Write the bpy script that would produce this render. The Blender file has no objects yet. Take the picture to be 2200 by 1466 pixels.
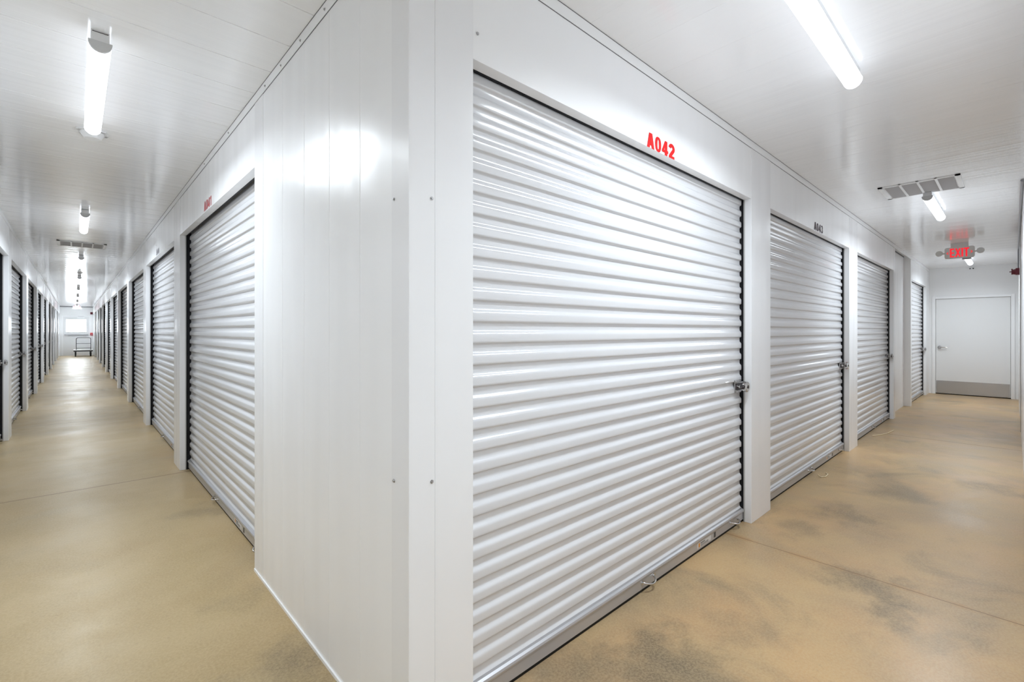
import bpy, math, random
from mathutils import Vector, Matrix
random.seed(4)
S = bpy.context.scene
C = S.collection

# ------------------------------------------------------------------ camera
FPX, CAMH = 1006.3, 1.38
YAW = math.radians(46.97)                      # view direction, anticlockwise from +X
cd = bpy.data.cameras.new('camera')
cam = bpy.data.objects.new('camera', cd); C.objects.link(cam)
cd.sensor_width = 36.0
cd.lens = 36.0 * FPX / 2200.0
cd.shift_y = -22.0 / 2200.0
cd.clip_start = 0.02; cd.clip_end = 200
cam.location = (0, 0, CAMH)
cam.rotation_euler = (math.pi / 2, 0, YAW - math.pi / 2)
S.camera = cam

# ------------------------------------------------------------------ world, exposure
w = bpy.data.worlds.new('daylight'); S.world = w; w.use_nodes = True
w.node_tree.nodes['Background'].inputs[0].default_value = (0.86, 0.94, 1.0, 1)
w.node_tree.nodes['Background'].inputs[1].default_value = 7.0
S.view_settings.view_transform = 'Standard'
S.view_settings.look = 'None'
S.view_settings.exposure = 1.57
S.view_settings.gamma = 1.0
S.view_settings.use_curve_mapping = False
S.cycles.use_denoising = True
S.cycles.max_bounces = 8
S.cycles.diffuse_bounces = 7
S.cycles.glossy_bounces = 4
S.cycles.transmission_bounces = 4
S.cycles.caustics_reflective = False
S.cycles.use_adaptive_sampling = True
S.cycles.adaptive_threshold = 0.05
S.cycles.sample_clamp_indirect = 6.0
LAMP = 1.35          # radiance of the glowing lens
LAMP_W = 9.6        # watts thrown down by each tube

# ------------------------------------------------------------------ layout (metres)
H = 2.74
XA, YA = 0.7586, 1.2807          # the block's corner: its two faces are x = XA and y = YA
XL, YR = -0.608, -0.065          # opposite corridor walls
OH = 2.325                       # height of the roll-up door openings
RD = 0.05                        # depth of wall cladding at the openings
YEND, XEND = 35.6, 13.83
PW, PITCH, P0 = 0.37, 3.0, 5.615
BACK = -4.2

# ------------------------------------------------------------------ materials
def newmat(name):
    m = bpy.data.materials.new(name); m.use_nodes = True
    return m, m.node_tree, m.node_tree.nodes['Principled BSDF']
def mat(name, col, rough=0.4, metal=0.0, spec=0.5, emis=None, strength=0.0, bump=0.0, bscale=60.0, ior=1.5):
    m, nt, b = newmat(name)
    b.inputs['Base Color'].default_value = (*col, 1)
    b.inputs['Roughness'].default_value = rough
    b.inputs['Metallic'].default_value = metal
    b.inputs['Specular IOR Level'].default_value = spec
    b.inputs['IOR'].default_value = ior
    if emis:
        b.inputs['Emission Color'].default_value = (*emis, 1)
        b.inputs['Emission Strength'].default_value = strength
    tc = nt.nodes.new('ShaderNodeTexCoord')
    no = nt.nodes.new('ShaderNodeTexNoise'); no.inputs['Scale'].default_value = bscale
    nt.links.new(tc.outputs['Object'], no.inputs['Vector'])
    if bump:
        bp = nt.nodes.new('ShaderNodeBump'); bp.inputs['Strength'].default_value = bump
        bp.inputs['Distance'].default_value = 0.01
        nt.links.new(no.outputs['Fac'], bp.inputs['Height'])
        nt.links.new(bp.outputs['Normal'], b.inputs['Normal'])
    else:                                     # faint unevenness of the gloss
        mr = nt.nodes.new('ShaderNodeMapRange')
        mr.inputs['To Min'].default_value = max(0.0, rough - 0.03); mr.inputs['To Max'].default_value = min(1, rough + 0.03)
        no.inputs['Scale'].default_value = 6
        nt.links.new(no.outputs['Fac'], mr.inputs['Value']); nt.links.new(mr.outputs['Result'], b.inputs['Roughness'])
    return m

def math_node(nt, op, a, b=None, c=None):
    n = nt.nodes.new('ShaderNodeMath'); n.operation = op
    for i, v in enumerate((a, b, c)):
        if v is None: continue
        if isinstance(v, (int, float)): n.inputs[i].default_value = v
        else: nt.links.new(v, n.inputs[i])
    return n.outputs[0]

def wall_mat(name, col, rough, wob=0.02):
    """painted sheet metal: long soft waves in the sheet"""
    m, nt, b = newmat(name)
    b.inputs['Base Color'].default_value = (*col, 1)
    b.inputs['Roughness'].default_value = rough
    tc = nt.nodes.new('ShaderNodeTexCoord')
    mp = nt.nodes.new('ShaderNodeMapping'); mp.inputs['Scale'].default_value = (3, 3, 0.6)
    nt.links.new(tc.outputs['Object'], mp.inputs['Vector'])
    no = nt.nodes.new('ShaderNodeTexNoise'); no.inputs['Scale'].default_value = 1.6; no.inputs['Detail'].default_value = 1
    nt.links.new(mp.outputs[0], no.inputs['Vector'])
    bp = nt.nodes.new('ShaderNodeBump'); bp.inputs['Strength'].default_value = wob; bp.inputs['Distance'].default_value = 0.15
    nt.links.new(no.outputs['Fac'], bp.inputs['Height']); nt.links.new(bp.outputs['Normal'], b.inputs['Normal'])
    return m

def ceil_mat(name, axis):
    """glossy white metal planks 0.302 m wide; axis = direction across the planks"""
    m, nt, b = newmat(name)
    b.inputs['Base Color'].default_value = (0.89, 0.89, 0.895, 1)
    b.inputs['Roughness'].default_value = 0.13
    tc = nt.nodes.new('ShaderNodeTexCoord')
    sx = nt.nodes.new('ShaderNodeSeparateXYZ'); nt.links.new(tc.outputs['Object'], sx.inputs[0])
    a = sx.outputs[axis]
    # each plank slightly bowed + faint rolling waves across its length
    ph = math_node(nt, 'MULTIPLY', math_node(nt, 'ADD', a, -0.248 if axis else -0.2), 2 * math.pi / 0.302)
    co = math_node(nt, 'COSINE', ph)
    wv = nt.nodes.new('ShaderNodeMapping')
    wv.inputs['Scale'].default_value = (0.25, 14, 1) if axis else (14, 0.25, 1)
    nt.links.new(tc.outputs['Object'], wv.inputs['Vector'])
    no = nt.nodes.new('ShaderNodeTexNoise'); no.inputs['Scale'].default_value = 1.2; no.inputs['Detail'].default_value = 2
    nt.links.new(wv.outputs[0], no.inputs['Vector'])
    h = math_node(nt, 'ADD', math_node(nt, 'MULTIPLY', co, 0.10), math_node(nt, 'MULTIPLY', no.outputs['Fac'], 0.9))
    bp = nt.nodes.new('ShaderNodeBump'); bp.inputs['Strength'].default_value = 0.14; bp.inputs['Distance'].default_value = 0.02
    nt.links.new(h, bp.inputs['Height']); nt.links.new(bp.outputs['Normal'], b.inputs['Normal'])
    return m

def floor_mat():
    m, nt, b = newmat('sealed_concrete')
    L = nt.links
    tc = nt.nodes.new('ShaderNodeTexCoord'); P = tc.outputs['Object']
    sx = nt.nodes.new('ShaderNodeSeparateXYZ'); L.new(P, sx.inputs[0])
    def noise(scale, detail=4, rough=0.55, dist=0.0, off=(0, 0, 0), sc=(1, 1, 1)):
        mp = nt.nodes.new('ShaderNodeMapping'); mp.inputs['Location'].default_value = off; mp.inputs['Scale'].default_value = sc
        L.new(P, mp.inputs['Vector'])
        n = nt.nodes.new('ShaderNodeTexNoise'); n.inputs['Scale'].default_value = scale
        n.inputs['Detail'].default_value = detail; n.inputs['Roughness'].default_value = rough; n.inputs['Distortion'].default_value = dist
        L.new(mp.outputs[0], n.inputs['Vector']); return n.outputs['Fac']
    def ramp(v, lo, hi, a=0.0, c=1.0):
        r = nt.nodes.new('ShaderNodeMapRange'); r.interpolation_type = 'SMOOTHSTEP'
        r.inputs['From Min'].default_value = lo; r.inputs['From Max'].default_value = hi
        r.inputs['To Min'].default_value = a; r.inputs['To Max'].default_value = c
        L.new(v, r.inputs['Value']); return r.outputs['Result']
    def mix(f, a, c, mode='MIX'):
        n = nt.nodes.new('ShaderNodeMix'); n.data_type = 'RGBA'; n.blend_type = mode
        if isinstance(f, (int, float)): n.inputs[0].default_value = f
        else: L.new(f, n.inputs[0])
        for i, v in ((6, a), (7, c)):
            if isinstance(v, tuple): n.inputs[i].default_value = (*v, 1)
            else: L.new(v, n.inputs[i])
        return n.outputs[2]
    # two pours: a paler buff slab in the long corridor, a browner blotchy one in the cross corridor
    side = ramp(math_node(nt, 'ADD', sx.outputs[0], math_node(nt, 'MULTIPLY', noise(0.9, 3), 0.8)), 0.9, 1.7)
    n1 = noise(1.1, 6, 0.6, 0.25); n2 = noise(2.0, 7, 0.62, 0.3, (3, 1, 0)); n3 = noise(1.35, 6, 0.62, 0.5, (7, 4, 0))
    buff = mix(ramp(n1, 0.34, 0.66), (0.365, 0.268, 0.130), (0.445, 0.338, 0.185))
    buff = mix(ramp(n2, 0.40, 0.85, 0, 0.28), buff, (0.42, 0.29, 0.165))
    brown = mix(ramp(n1, 0.36, 0.64), (0.50, 0.305, 0.148), (0.385, 0.262, 0.142))
    brown = mix(ramp(n2, 0.36, 0.70, 0, 0.6), brown, (0.56, 0.385, 0.19))
    brown = mix(ramp(n3, 0.47, 0.74, 0, 0.9), brown, (0.22, 0.165, 0.10))
    col = mix(side, buff, brown)
    # grey trowel smudges in the long corridor
    n4 = noise(1.2, 4, 0.55, 0.2, (1, 9, 0))
    col = mix(ramp(n4, 0.48, 0.80, 0, 0.45), col, (0.27, 0.235, 0.17))
    # old damp stains, ragged edges
    wn = nt.nodes.new('ShaderNodeTexNoise'); wn.inputs['Scale'].default_value = 2.6; wn.inputs['Detail'].default_value = 6; wn.inputs['Roughness'].default_value = 0.65
    L.new(P, wn.inputs['Vector'])
    sw = nt.nodes.new('ShaderNodeSeparateColor'); L.new(wn.outputs['Color'], sw.inputs[0])
    wx = math_node(nt, 'ADD', sx.outputs[0], math_node(nt, 'MULTIPLY', math_node(nt, 'SUBTRACT', sw.outputs[0], 0.5), 0.75))
    wy = math_node(nt, 'ADD', sx.outputs[1], math_node(nt, 'MULTIPLY', math_node(nt, 'SUBTRACT', sw.outputs[1], 0.5), 0.75))
    st = None
    for (px, py, rad, k) in [(3.19, 0.58, 0.16, 0.8), (3.05, 0.44, 0.13, 0.9), (2.85, 0.46, 0.09, 0.7), (4.2, 0.9, 0.22, 0.7), (3.62, 1.05, 0.15, 0.45), (1.86, 1.02, 0.13, 0.8), (1.65, 1.07, 0.12, 0.8), (1.51, 1.2, 0.1, 0.5), (5.89, 0.11, 0.2, 0.6), (5.58, 1.36, 0.3, 0.45), (7.17, 0.94, 0.4, 0.4), (0.71, 2.02, 0.16, 0.7), (0.68, 4.19, 0.14, 0.45), (0.59, 2.73, 0.1, 0.25), (2.28, 0.94, 0.1, 0.3)]:
        dx = math_node(nt, 'SUBTRACT', wx, px); dy = math_node(nt, 'SUBTRACT', wy, py)
        d = math_node(nt, 'SQRT', math_node(nt, 'ADD', math_node(nt, 'MULTIPLY', dx, dx), math_node(nt, 'MULTIPLY', dy, dy)))
        v = math_node(nt, 'MULTIPLY', ramp(d, rad * 0.35, rad * 1.7, 1, 0), k)
        st = v if st is None else math_node(nt, 'MAXIMUM', st, v)
    col = mix(math_node(nt, 'MULTIPLY', st, ramp(noise(7, 6, 0.7), 0.30, 0.62, 0.45, 1.0)), col, (0.15, 0.112, 0.072))
    # fine speckle
    sp = noise(95, 3, 0.7); col = mix(ramp(sp, 0.35, 0.65, 0.0, 0.30), col, (0.58, 0.45, 0.27))
    sp2 = noise(38, 4, 0.7, 0, (5, 5, 5)); col = mix(ramp(sp2, 0.56, 0.75, 0, 0.30), col, (0.24, 0.17, 0.095))
    # saw-cut joints
    def joint(axis, pos, cond_axis, sign, lim, wd=0.0035):
        if axis or pos > 5: wd = 0.008
        d = math_node(nt, 'ABSOLUTE', math_node(nt, 'SUBTRACT', sx.outputs[axis], pos))
        k = math_node(nt, 'LESS_THAN', d, wd)
        c2 = math_node(nt, 'LESS_THAN' if sign < 0 else 'GREATER_THAN', sx.outputs[cond_axis], lim)
        return math_node(nt, 'MULTIPLY', k, c2), ramp(d, 0.0, 0.045, 1, 0), c2
    js, halo = None, None
    for (ax, pos, cax, sg, lim) in ((1, 5.53, 0, -1, 1.0), (1, 9.66, 0, -1, 1.0), (1, 13.8, 0, -1, 1.0), (1, 18.0, 0, -1, 1.0),
                                    (1, 22.1, 0, -1, 1.0), (1, 26.3, 0, -1, 1.0), (0, 3.245, 0, 1, 1.0), (0, 7.95, 0, 1, 1.0), (0, 11.75, 0, 1, 1.0)):
        j, hl, c2 = joint(ax, pos, cax, sg, lim)
        hl = math_node(nt, 'MULTIPLY', hl, c2)
        js = j if js is None else math_node(nt, 'MAXIMUM', js, j)
        halo = hl if halo is None else math_node(nt, 'MAXIMUM', halo, hl)
    rust = math_node(nt, 'MULTIPLY', halo, math_node(nt, 'MULTIPLY', ramp(noise(5, 4), 0.35, 0.65), 0.5))
    col = mix(math_node(nt, 'MULTIPLY', rust, side), col, (0.42, 0.22, 0.075))
    col = mix(math_node(nt, 'MULTIPLY', js, 0.8), col, (0.16, 0.085, 0.035))
    L.new(col, b.inputs['Base Color'])
    L.new(ramp(n2, 0.3, 0.7, 0.30, 0.42), b.inputs['Roughness'])
    b.inputs['Specular IOR Level'].default_value = 0.30
    hh = math_node(nt, 'ADD', math_node(nt, 'MULTIPLY', noise(30, 5, 0.7), 0.5), math_node(nt, 'MULTIPLY', js, -1.5))
    hh = math_node(nt, 'ADD', hh, math_node(nt, 'MULTIPLY', noise(2.2, 2), 1.6))
    bp = nt.nodes.new('ShaderNodeBump'); bp.inputs['Strength'].default_value = 0.11; bp.inputs['Distance'].default_value = 0.012
    L.new(hh, bp.inputs['Height']); L.new(bp.outputs['Normal'], b.inputs['Normal'])
    return m

M = dict(
    wall=wall_mat('white_wall_panel', (0.86, 0.86, 0.865), 0.27, 0.05),
    pillar=wall_mat('white_pillar_panel', (0.82, 0.82, 0.83), 0.22, 0.05),
    endwall=wall_mat('white_end_wall', (0.80, 0.80, 0.795), 0.45, 0.04),
    trim=mat('white_trim', (0.84, 0.84, 0.84), 0.33),
    ceilY=ceil_mat('ceiling_planks_across', 1), ceilX=ceil_mat('ceiling_planks_cross_corridor', 0),
    floor=floor_mat(),
    curtain=mat('silver_white_curtain', (0.65, 0.65, 0.665), 0.15, 0.0, 0.6, ior=1.55),
    alu=mat('grey_aluminium_bar', (0.50, 0.50, 0.52), 0.32, 0.55),
    black=mat('black_track_and_shade', (0.008, 0.008, 0.010), 0.5, 0, 0.2),
    rubber=mat('black_rubber', (0.012, 0.012, 0.012), 0.6, 0, 0.2),
    grey=mat('grey_guide_edge', (0.42, 0.42, 0.41), 0.4),
    chrome=mat('chrome', (0.62, 0.61, 0.60), 0.12, 1.0),
    zinc=mat('zinc_steel', (0.50, 0.49, 0.49), 0.28, 1.0),
    darksteel=mat('dark_steel', (0.07, 0.06, 0.065), 0.35, 0.7),
    red=mat('red_vinyl', (0.66, 0.010, 0.010), 0.6, 0, 0.2),
    darkred=mat('dim_red_vinyl', (0.52, 0.06, 0.07), 0.4),
    plum=mat('dark_plum_vinyl', (0.045, 0.02, 0.03), 0.5, 0, 0.2),
    greyvinyl=mat('grey_vinyl', (0.30, 0.29, 0.31), 0.4),
    lockred=mat('red_lock_shroud', (0.45, 0.06, 0.04), 0.25, 0.4),
    lens=mat('glowing_lens', (0.9, 0.9, 0.9), 0.35, emis=(0.89, 0.96, 1.06), strength=LAMP),
    lensoff=mat('unlit_lens', (0.50, 0.52, 0.54), 0.4),
    housing=mat('white_lamp_housing', (0.74, 0.74, 0.74), 0.4),
    cap=mat('grey_lamp_end', (0.60, 0.60, 0.60), 0.4),
    slit=mat('dark_slit', (0.05, 0.05, 0.05), 0.5),
    ventfin=mat('grey_vent_fins', (0.42, 0.41, 0.415), 0.5),
    ventframe=mat('white_vent_frame', (0.80, 0.80, 0.80), 0.35),
    exitgrey=mat('grey_exit_housing', (0.72, 0.73, 0.72), 0.5),
    exitface=mat('grey_exit_face', (0.40, 0.41, 0.41), 0.45),
    exitred=mat('lit_red_letters', (0.8, 0.01, 0.02), 0.4, emis=(1.0, 0.012, 0.03), strength=0.26),
    maroon=mat('maroon_alarm', (0.13, 0.012, 0.025), 0.35),
    alarmred=mat('red_alarm', (0.6, 0.03, 0.04), 0.35),
    conduit=mat('grey_conduit', (0.30, 0.30, 0.31), 0.3, 0.6),
    steelplate=mat('brushed_kick_plate', (0.50, 0.50, 0.51), 0.25, 0.8),
    doorpaint=mat('off_white_door_paint', (0.76, 0.76, 0.755), 0.42),
    blackframe=mat('black_cart_tube', (0.03, 0.03, 0.035), 0.4),
    deck=mat('pale_cart_deck', (0.62, 0.63, 0.62), 0.4),
    sticker=mat('white_sticker', (0.66, 0.66, 0.67), 0.4),
    stickerdark=mat('black_print', (0.06, 0.06, 0.06), 0.5),
    stickerorange=mat('orange_print', (0.65, 0.28, 0.06), 0.5),
    cord=mat('cream_cord', (0.72, 0.62, 0.42), 0.7),
    shell=mat('dark_backing', (0.05, 0.05, 0.05), 0.9, 0, 0.1),
)
gm, gnt, gb = newmat('window_glass')          # thin clear pane: straight-through with a little gloss
gb.inputs['Base Color'].default_value = (0.9, 0.95, 1, 1); gb.inputs['Roughness'].default_value = 0.03
_tr = gnt.nodes.new('ShaderNodeBsdfTransparent'); _mx = gnt.nodes.new('ShaderNodeMixShader'); _mx.inputs[0].default_value = 0.07
gnt.links.new(_tr.outputs[0], _mx.inputs[1]); gnt.links.new(gb.outputs[0], _mx.inputs[2])
gnt.links.new(_mx.outputs[0], gnt.nodes['Material Output'].inputs[0])
M['glass'] = gm

# ------------------------------------------------------------------ mesh helpers
class MB:
    def __init__(s): s.v = []; s.f = []; s.sm = []
    def add(s, vs, fs, smooth=False):
        o = len(s.v); s.v += [tuple(p) for p in vs]
        for f in fs: s.f.append(tuple(i + o for i in f)); s.sm.append(smooth)
        return s
    def box(s, x0, x1, y0, y1, z0, z1):
        vs = [(x0, y0, z0), (x1, y0, z0), (x1, y1, z0), (x0, y1, z0), (x0, y0, z1), (x1, y0, z1), (x1, y1, z1), (x0, y1, z1)]
        return s.add(vs, [(0, 3, 2, 1), (4, 5, 6, 7), (0, 1, 5, 4), (1, 2, 6, 5), (2, 3, 7, 6), (3, 0, 4, 7)])
    def prism(s, prof, axis, a0, a1, smooth=False, caps=True):
        """closed profile of 2D points extruded along axis 0/1/2; the two others in order"""
        n = len(prof)
        def P(p, a):
            q = [p[0], p[1]]; q.insert(axis, a); return tuple(q)
        vs = [P(p, a0) for p in prof] + [P(p, a1) for p in prof]
        s.add(vs, [(i, (i + 1) % n, n + (i + 1) % n, n + i) for i in range(n)], smooth)
        if caps: s.add(vs, [tuple(range(n))[::-1], tuple(range(n, 2 * n))])
        return s
    def cyl(s, c, r, h, axis=2, n=24, r2=None, smooth=True):
        r2 = r if r2 is None else r2
        ring = lambda rr, a: [tuple(_ins([c[(axis + 1) % 3] + rr * math.cos(2 * math.pi * i / n), c[(axis + 2) % 3] + rr * math.sin(2 * math.pi * i / n)], axis, a)) for i in range(n)]
        vs = ring(r, c[axis]) + ring(r2, c[axis] + h)
        s.add(vs, [(i, (i + 1) % n, n + (i + 1) % n, n + i) for i in range(n)], smooth)
        s.add(vs, [tuple(range(n))[::-1], tuple(range(n, 2 * n))])
        return s
    def tube(s, pts, r, n=8, closed=False):
        pts = [Vector(p) for p in pts]; m = len(pts); vs = []
        up = None
        for i, p in enumerate(pts):
            t = (pts[min(i + 1, m - 1)] - pts[max(i - 1, 0)]).normalized()
            if up is None: up = t.orthogonal().normalized()
            up = (up - t * up.dot(t)).normalized(); sd = t.cross(up)
            rr = r[i] if isinstance(r, (list, tuple)) else r
            vs += [tuple(p + (up * math.cos(2 * math.pi * k / n) + sd * math.sin(2 * math.pi * k / n)) * rr) for k in range(n)]
        fs = [(i * n + k, i * n + (k + 1) % n, (i + 1) * n + (k + 1) % n, (i + 1) * n + k) for i in range(m - 1) for k in range(n)]
        s.add(vs, fs, True)
        s.add(vs, [tuple(range(n))[::-1], tuple(range((m - 1) * n, m * n))])
        return s
    def mesh(s, name, mt):
        me = bpy.data.meshes.new(name); me.from_pydata(s.v, [], s.f)
        me.polygons.foreach_set('use_smooth', s.sm)
        import bmesh
        bm = bmesh.new(); bm.from_mesh(me); bmesh.ops.recalc_face_normals(bm, faces=bm.faces); bm.to_mesh(me); bm.free()
        me.materials.append(mt); me.update()
        return me
    def obj(s, name, mt, parent=None, bevel=0):
        o = bpy.data.objects.new(name, s.mesh(name, mt)); C.objects.link(o)
        if parent: o.parent = parent
        if bevel:
            b = o.modifiers.new('bevel', 'BEVEL'); b.width = bevel; b.segments = 2; b.limit_method = 'ANGLE'
        return o
def _ins(two, axis, a):
    # two = coords on axes (axis+1)%3, (axis+2)%3
    q = [0, 0, 0]; q[axis] = a; q[(axis + 1) % 3] = two[0]; q[(axis + 2) % 3] = two[1]; return q

def struct(name, mb, mt, bevel=0, label=None):
    o = mb.obj(name, mt, None, bevel); o['kind'] = 'structure'
    if label: o['label'] = label
    return o
def thing(name, label, cat, loc=(0, 0, 0), rz=0.0, group=None):
    o = bpy.data.objects.new(name, None); C.objects.link(o); o.location = loc; o.rotation_euler = (0, 0, rz)
    o.empty_display_size = 0.1
    o['label'] = label; o['category'] = cat
    if group: o['group'] = group
    return o
def tag(o, label, cat, group=None):
    o['label'] = label; o['category'] = cat
    if group: o['group'] = group
    return o
def dup(root, loc, rz, label, group=None):
    r = root.copy(); C.objects.link(r); r.location = loc; r.rotation_euler = (0, 0, rz); r['label'] = label
    if group: r['group'] = group
    for ch in list(root.children):
        c = ch.copy(); C.objects.link(c); c.parent = r
        for g in list(ch.children):
            d = g.copy(); C.objects.link(d); d.parent = c
    return r
def glyph_mesh(txt, name, mt, parent=None, gap=0.07):
    """bold condensed vinyl letters, unit height, centred; stroke pieces sit on slightly different levels"""
    mb = MB(); lvl = [0.0]
    def poly(pts, x):
        lvl[0] += 1; z = 0.012 * (lvl[0] % 3); n = len(pts)
        mb.add([(p[0] + x, p[1], z) for p in pts], [tuple(range(n))])
    def ribbon(pts, x, w, closed=False):
        lvl[0] += 1; z = 0.012 * (lvl[0] % 3); n = len(pts); L, R = [], []
        for i in range(n):
            a = pts[i - 1] if (i or closed) else pts[i]; c = pts[(i + 1) % n] if (i < n - 1 or closed) else pts[i]
            dx, dy = c[0] - a[0], c[1] - a[1]; l = math.hypot(dx, dy); nx, ny = -dy / l * w / 2, dx / l * w / 2
            L.append((pts[i][0] + nx + x, pts[i][1] + ny, z)); R.append((pts[i][0] - nx + x, pts[i][1] - ny, z))
        m = n if closed else n - 1
        mb.add(L + R, [(i, (i + 1) % n, n + (i + 1) % n, n + i) for i in range(m)])
    rect = lambda x0, y0, x1, y1: [(x0, y0), (x1, y0), (x1, y1), (x0, y1)]
    arc = lambda cx, cy, rx, ry, a0, a1, k=12: [(cx + rx * math.cos(math.radians(a0 + (a1 - a0) * i / k)), cy + ry * math.sin(math.radians(a0 + (a1 - a0) * i / k))) for i in range(k + 1)]
    x = 0.0; wd = {'A': 0.70, '0': 0.60, '1': 0.42, '2': 0.60, '3': 0.60, '4': 0.64, 'E': 0.52, 'X': 0.68, 'I': 0.20, 'T': 0.60}
    for c in txt:
        if c == 'A':
            poly([(0, 0), (0.245, 0), (0.495, 1), (0.205, 1)], x); poly([(0.455, 0), (0.70, 0), (0.495, 1), (0.205, 1)], x); poly(rect(0.16, 0.18, 0.54, 0.37), x)
        elif c == '0':
            n = 32; o, i_ = [], []
            for k in range(n):
                a = 2 * math.pi * k / n; ca, sa = math.cos(a), math.sin(a)
                sg = lambda v, e: math.copysign(abs(v) ** e, v)
                o.append((0.30 + 0.30 * sg(ca, 0.85) + x, 0.5 + 0.51 * sg(sa, 0.85), 0)); i_.append((0.30 + 0.07 * sg(ca, 0.85) + x, 0.5 + 0.325 * sg(sa, 0.85), 0))
            mb.add(o + i_, [(k, (k + 1) % n, n + (k + 1) % n, n + k) for k in range(n)])
        elif c == '1': poly(rect(0.20, 0, 0.40, 1), x); poly([(0.0, 0.70), (0.20, 0.74), (0.24, 1.0), (0.0, 0.80)], x)
        elif c == '2':
            ribbon(arc(0.30, 0.70, 0.20, 0.215, 175, -35) + [(0.14, 0.16)], x, 0.25); poly(rect(0.0, 0, 0.59, 0.19), x)
        elif c == '3':
            ribbon(arc(0.28, 0.735, 0.19, 0.18, 165, -80), x, 0.20); ribbon(arc(0.28, 0.285, 0.21, 0.20, 85, -165), x, 0.20)
        elif c == '4':
            poly(rect(0.29, 0, 0.55, 1), x); poly(rect(0, 0.18, 0.64, 0.38), x); poly([(0.0, 0.30), (0.20, 0.30), (0.48, 1), (0.31, 1)], x)
        elif c == 'E':
            poly(rect(0, 0, 0.19, 1), x)
            for yy in (0, 0.425, 0.85): poly(rect(0.0, yy, 0.50, yy + 0.15), x)
        elif c == 'X': poly([(0, 0), (0.20, 0), (0.68, 1), (0.48, 1)], x); poly([(0.48, 0), (0.68, 0), (0.20, 1), (0, 1)], x)
        elif c == 'I': poly(rect(0, 0, 0.20, 1), x)
        elif c == 'T': poly(rect(0.20, 0, 0.40, 1), x); poly(rect(0, 0.84, 0.60, 1), x)
        x += wd[c] + gap
    W = x - gap
    mb.v = [(p[0] / W - 0.5, p[1] - 0.5, p[2]) for p in mb.v]
    return mb.obj(name, mt, parent)

# ------------------------------------------------------------------ floor, ceiling, outer shell
fl = MB().box(-3.4, 17.0, BACK - 0.1, YEND + 0.12, -0.12, 0.0)
struct('floor', fl, M['floor'])
def grooved_ceiling(x0, x1, y0, y1, axis, start, pitch=0.302, g=0.0028, dpt=0.004):
    mb = MB(); a0, a1 = (y0, y1) if axis else (x0, x1)
    k = math.ceil((a0 - start) / pitch); cuts = []
    while start + k * pitch < a1: cuts.append(start + k * pitch); k += 1
    edges = [a0] + cuts + [a1]
    prof = []
    for i in range(len(edges) - 1):
        lo = edges[i] + (g if i else 0); hi = edges[i + 1] - (g if i < len(edges) - 2 else 0)
        prof += [(lo, H), (hi, H)]
        if i < len(edges) - 2: prof += [(hi + g * 0.5, H + dpt), (hi + g * 1.5, H + dpt)]
    prof += [(a1, H + 0.10), (a0, H + 0.10)]
    if axis: return mb.prism(prof, 0, x0, x1)
    n = len(prof); vs = [(p[0], y0, p[1]) for p in prof] + [(p[0], y1, p[1]) for p in prof]
    mb.add(vs, [(i, (i + 1) % n, n + (i + 1) % n, n + i) for i in range(n)])
    return mb.add(vs, [tuple(range(n)), tuple(range(n, 2 * n))[::-1]])
struct('ceiling', grooved_ceiling(-3.4, XA, BACK - 0.1, YEND + 0.12, 1, 0.248), M['ceilY'])
struct('ceiling_cross', grooved_ceiling(XA, 17.0, BACK - 0.1, YEND + 0.12, 0, 0.76 + 0.302, g=0.0005, dpt=0.0006), M['ceilX'])
sh = MB()
sh.box(-3.5, -3.4, BACK - 0.1, YEND + 0.12, -0.12, H + 0.1)
sh.box(17.0, 17.1, BACK - 0.1, YEND + 0.12, -0.12, H + 0.1)
sh.box(XA + RD, 17.0, YEND + 0.02, YEND + 0.12, 0, H)
sh.box(-3.4, XL - RD, YEND + 0.02, YEND + 0.12, 0, H)
sh.box(-3.4, 17.0, BACK - 0.1, BACK - 0.02, 0, H)
struct('wall_outer', sh, M['shell'])

# ------------------------------------------------------------------ corridor walls with door openings
def openings_long():
    o = [(2.985, P0)]
    for k in range(0, 10):
        a = P0 + PW + PITCH * k; b = P0 + PITCH * (k + 1)
        if k == 9: b = min(b, YEND - 0.3)
        o.append((a, b))
    return o
OPL = openings_long()                           # long corridor, block side
OPLL = OPL[:]                                   # long corridor, opposite side
OPR = [(1.01, 3.535), (3.92, 6.455), (6.865, 9.335)]
OPR2 = (11.25, 13.35)

# block, long-corridor face
mb = MB(); mb.box(XA, XA + RD, YA, OPL[0][0], 0, H)
for (a, b) in OPL: mb.box(XA, XA + RD, a, b, OH, H)
mb.box(XA, XA + RD, OPL[-1][1], YEND, 0, H)
# vertical seams of the solid panel
struct('wall_block_left', mb, M['wall'])
sm = MB()
for yy in (1.625, 1.905, 2.19, 2.49):
    sm.prism([(XA - 0.0009, yy - 0.001), (XA + 0.001, yy - 0.004), (XA + 0.001, yy + 0.004)], 2, 0.012, H - 0.056)
struct('trim_91', sm, M['wall'], label='thin vertical ribs of the panel at the block corner')
# block, cross-corridor face
mb = MB(); mb.box(XA + RD, OPR[0][0], YA, YA + RD, 0, H)
for (a, b) in OPR: mb.box(a, b, YA, YA + RD, OH, H)
mb.box(11.16, XEND, YA, YA + RD, OH, H)
mb.box(OPR2[1], XEND, YA + 0.0, YA + RD, 0, OH)
mb.box(9.46, 11.14, YA + 0.10, YA + 0.13, 0, H)          # recessed plain bay
mb.box(11.13, 11.16, YA, YA + 0.13, 0, H)
mb.box(9.44, 9.46, YA + 0.04, YA + 0.13, 0, H)
mb.box(11.16, OPR2[0], YA, YA + RD, 0, OH)
struct('wall_block_right', mb, M['wall'])
tn = [1]
def trim(mbx, mt=None, bevel=0.0, label=None):
    o = struct('trim_%d' % tn[0], mbx, mt or M['pillar'], bevel, label); tn[0] += 1; return o
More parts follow.
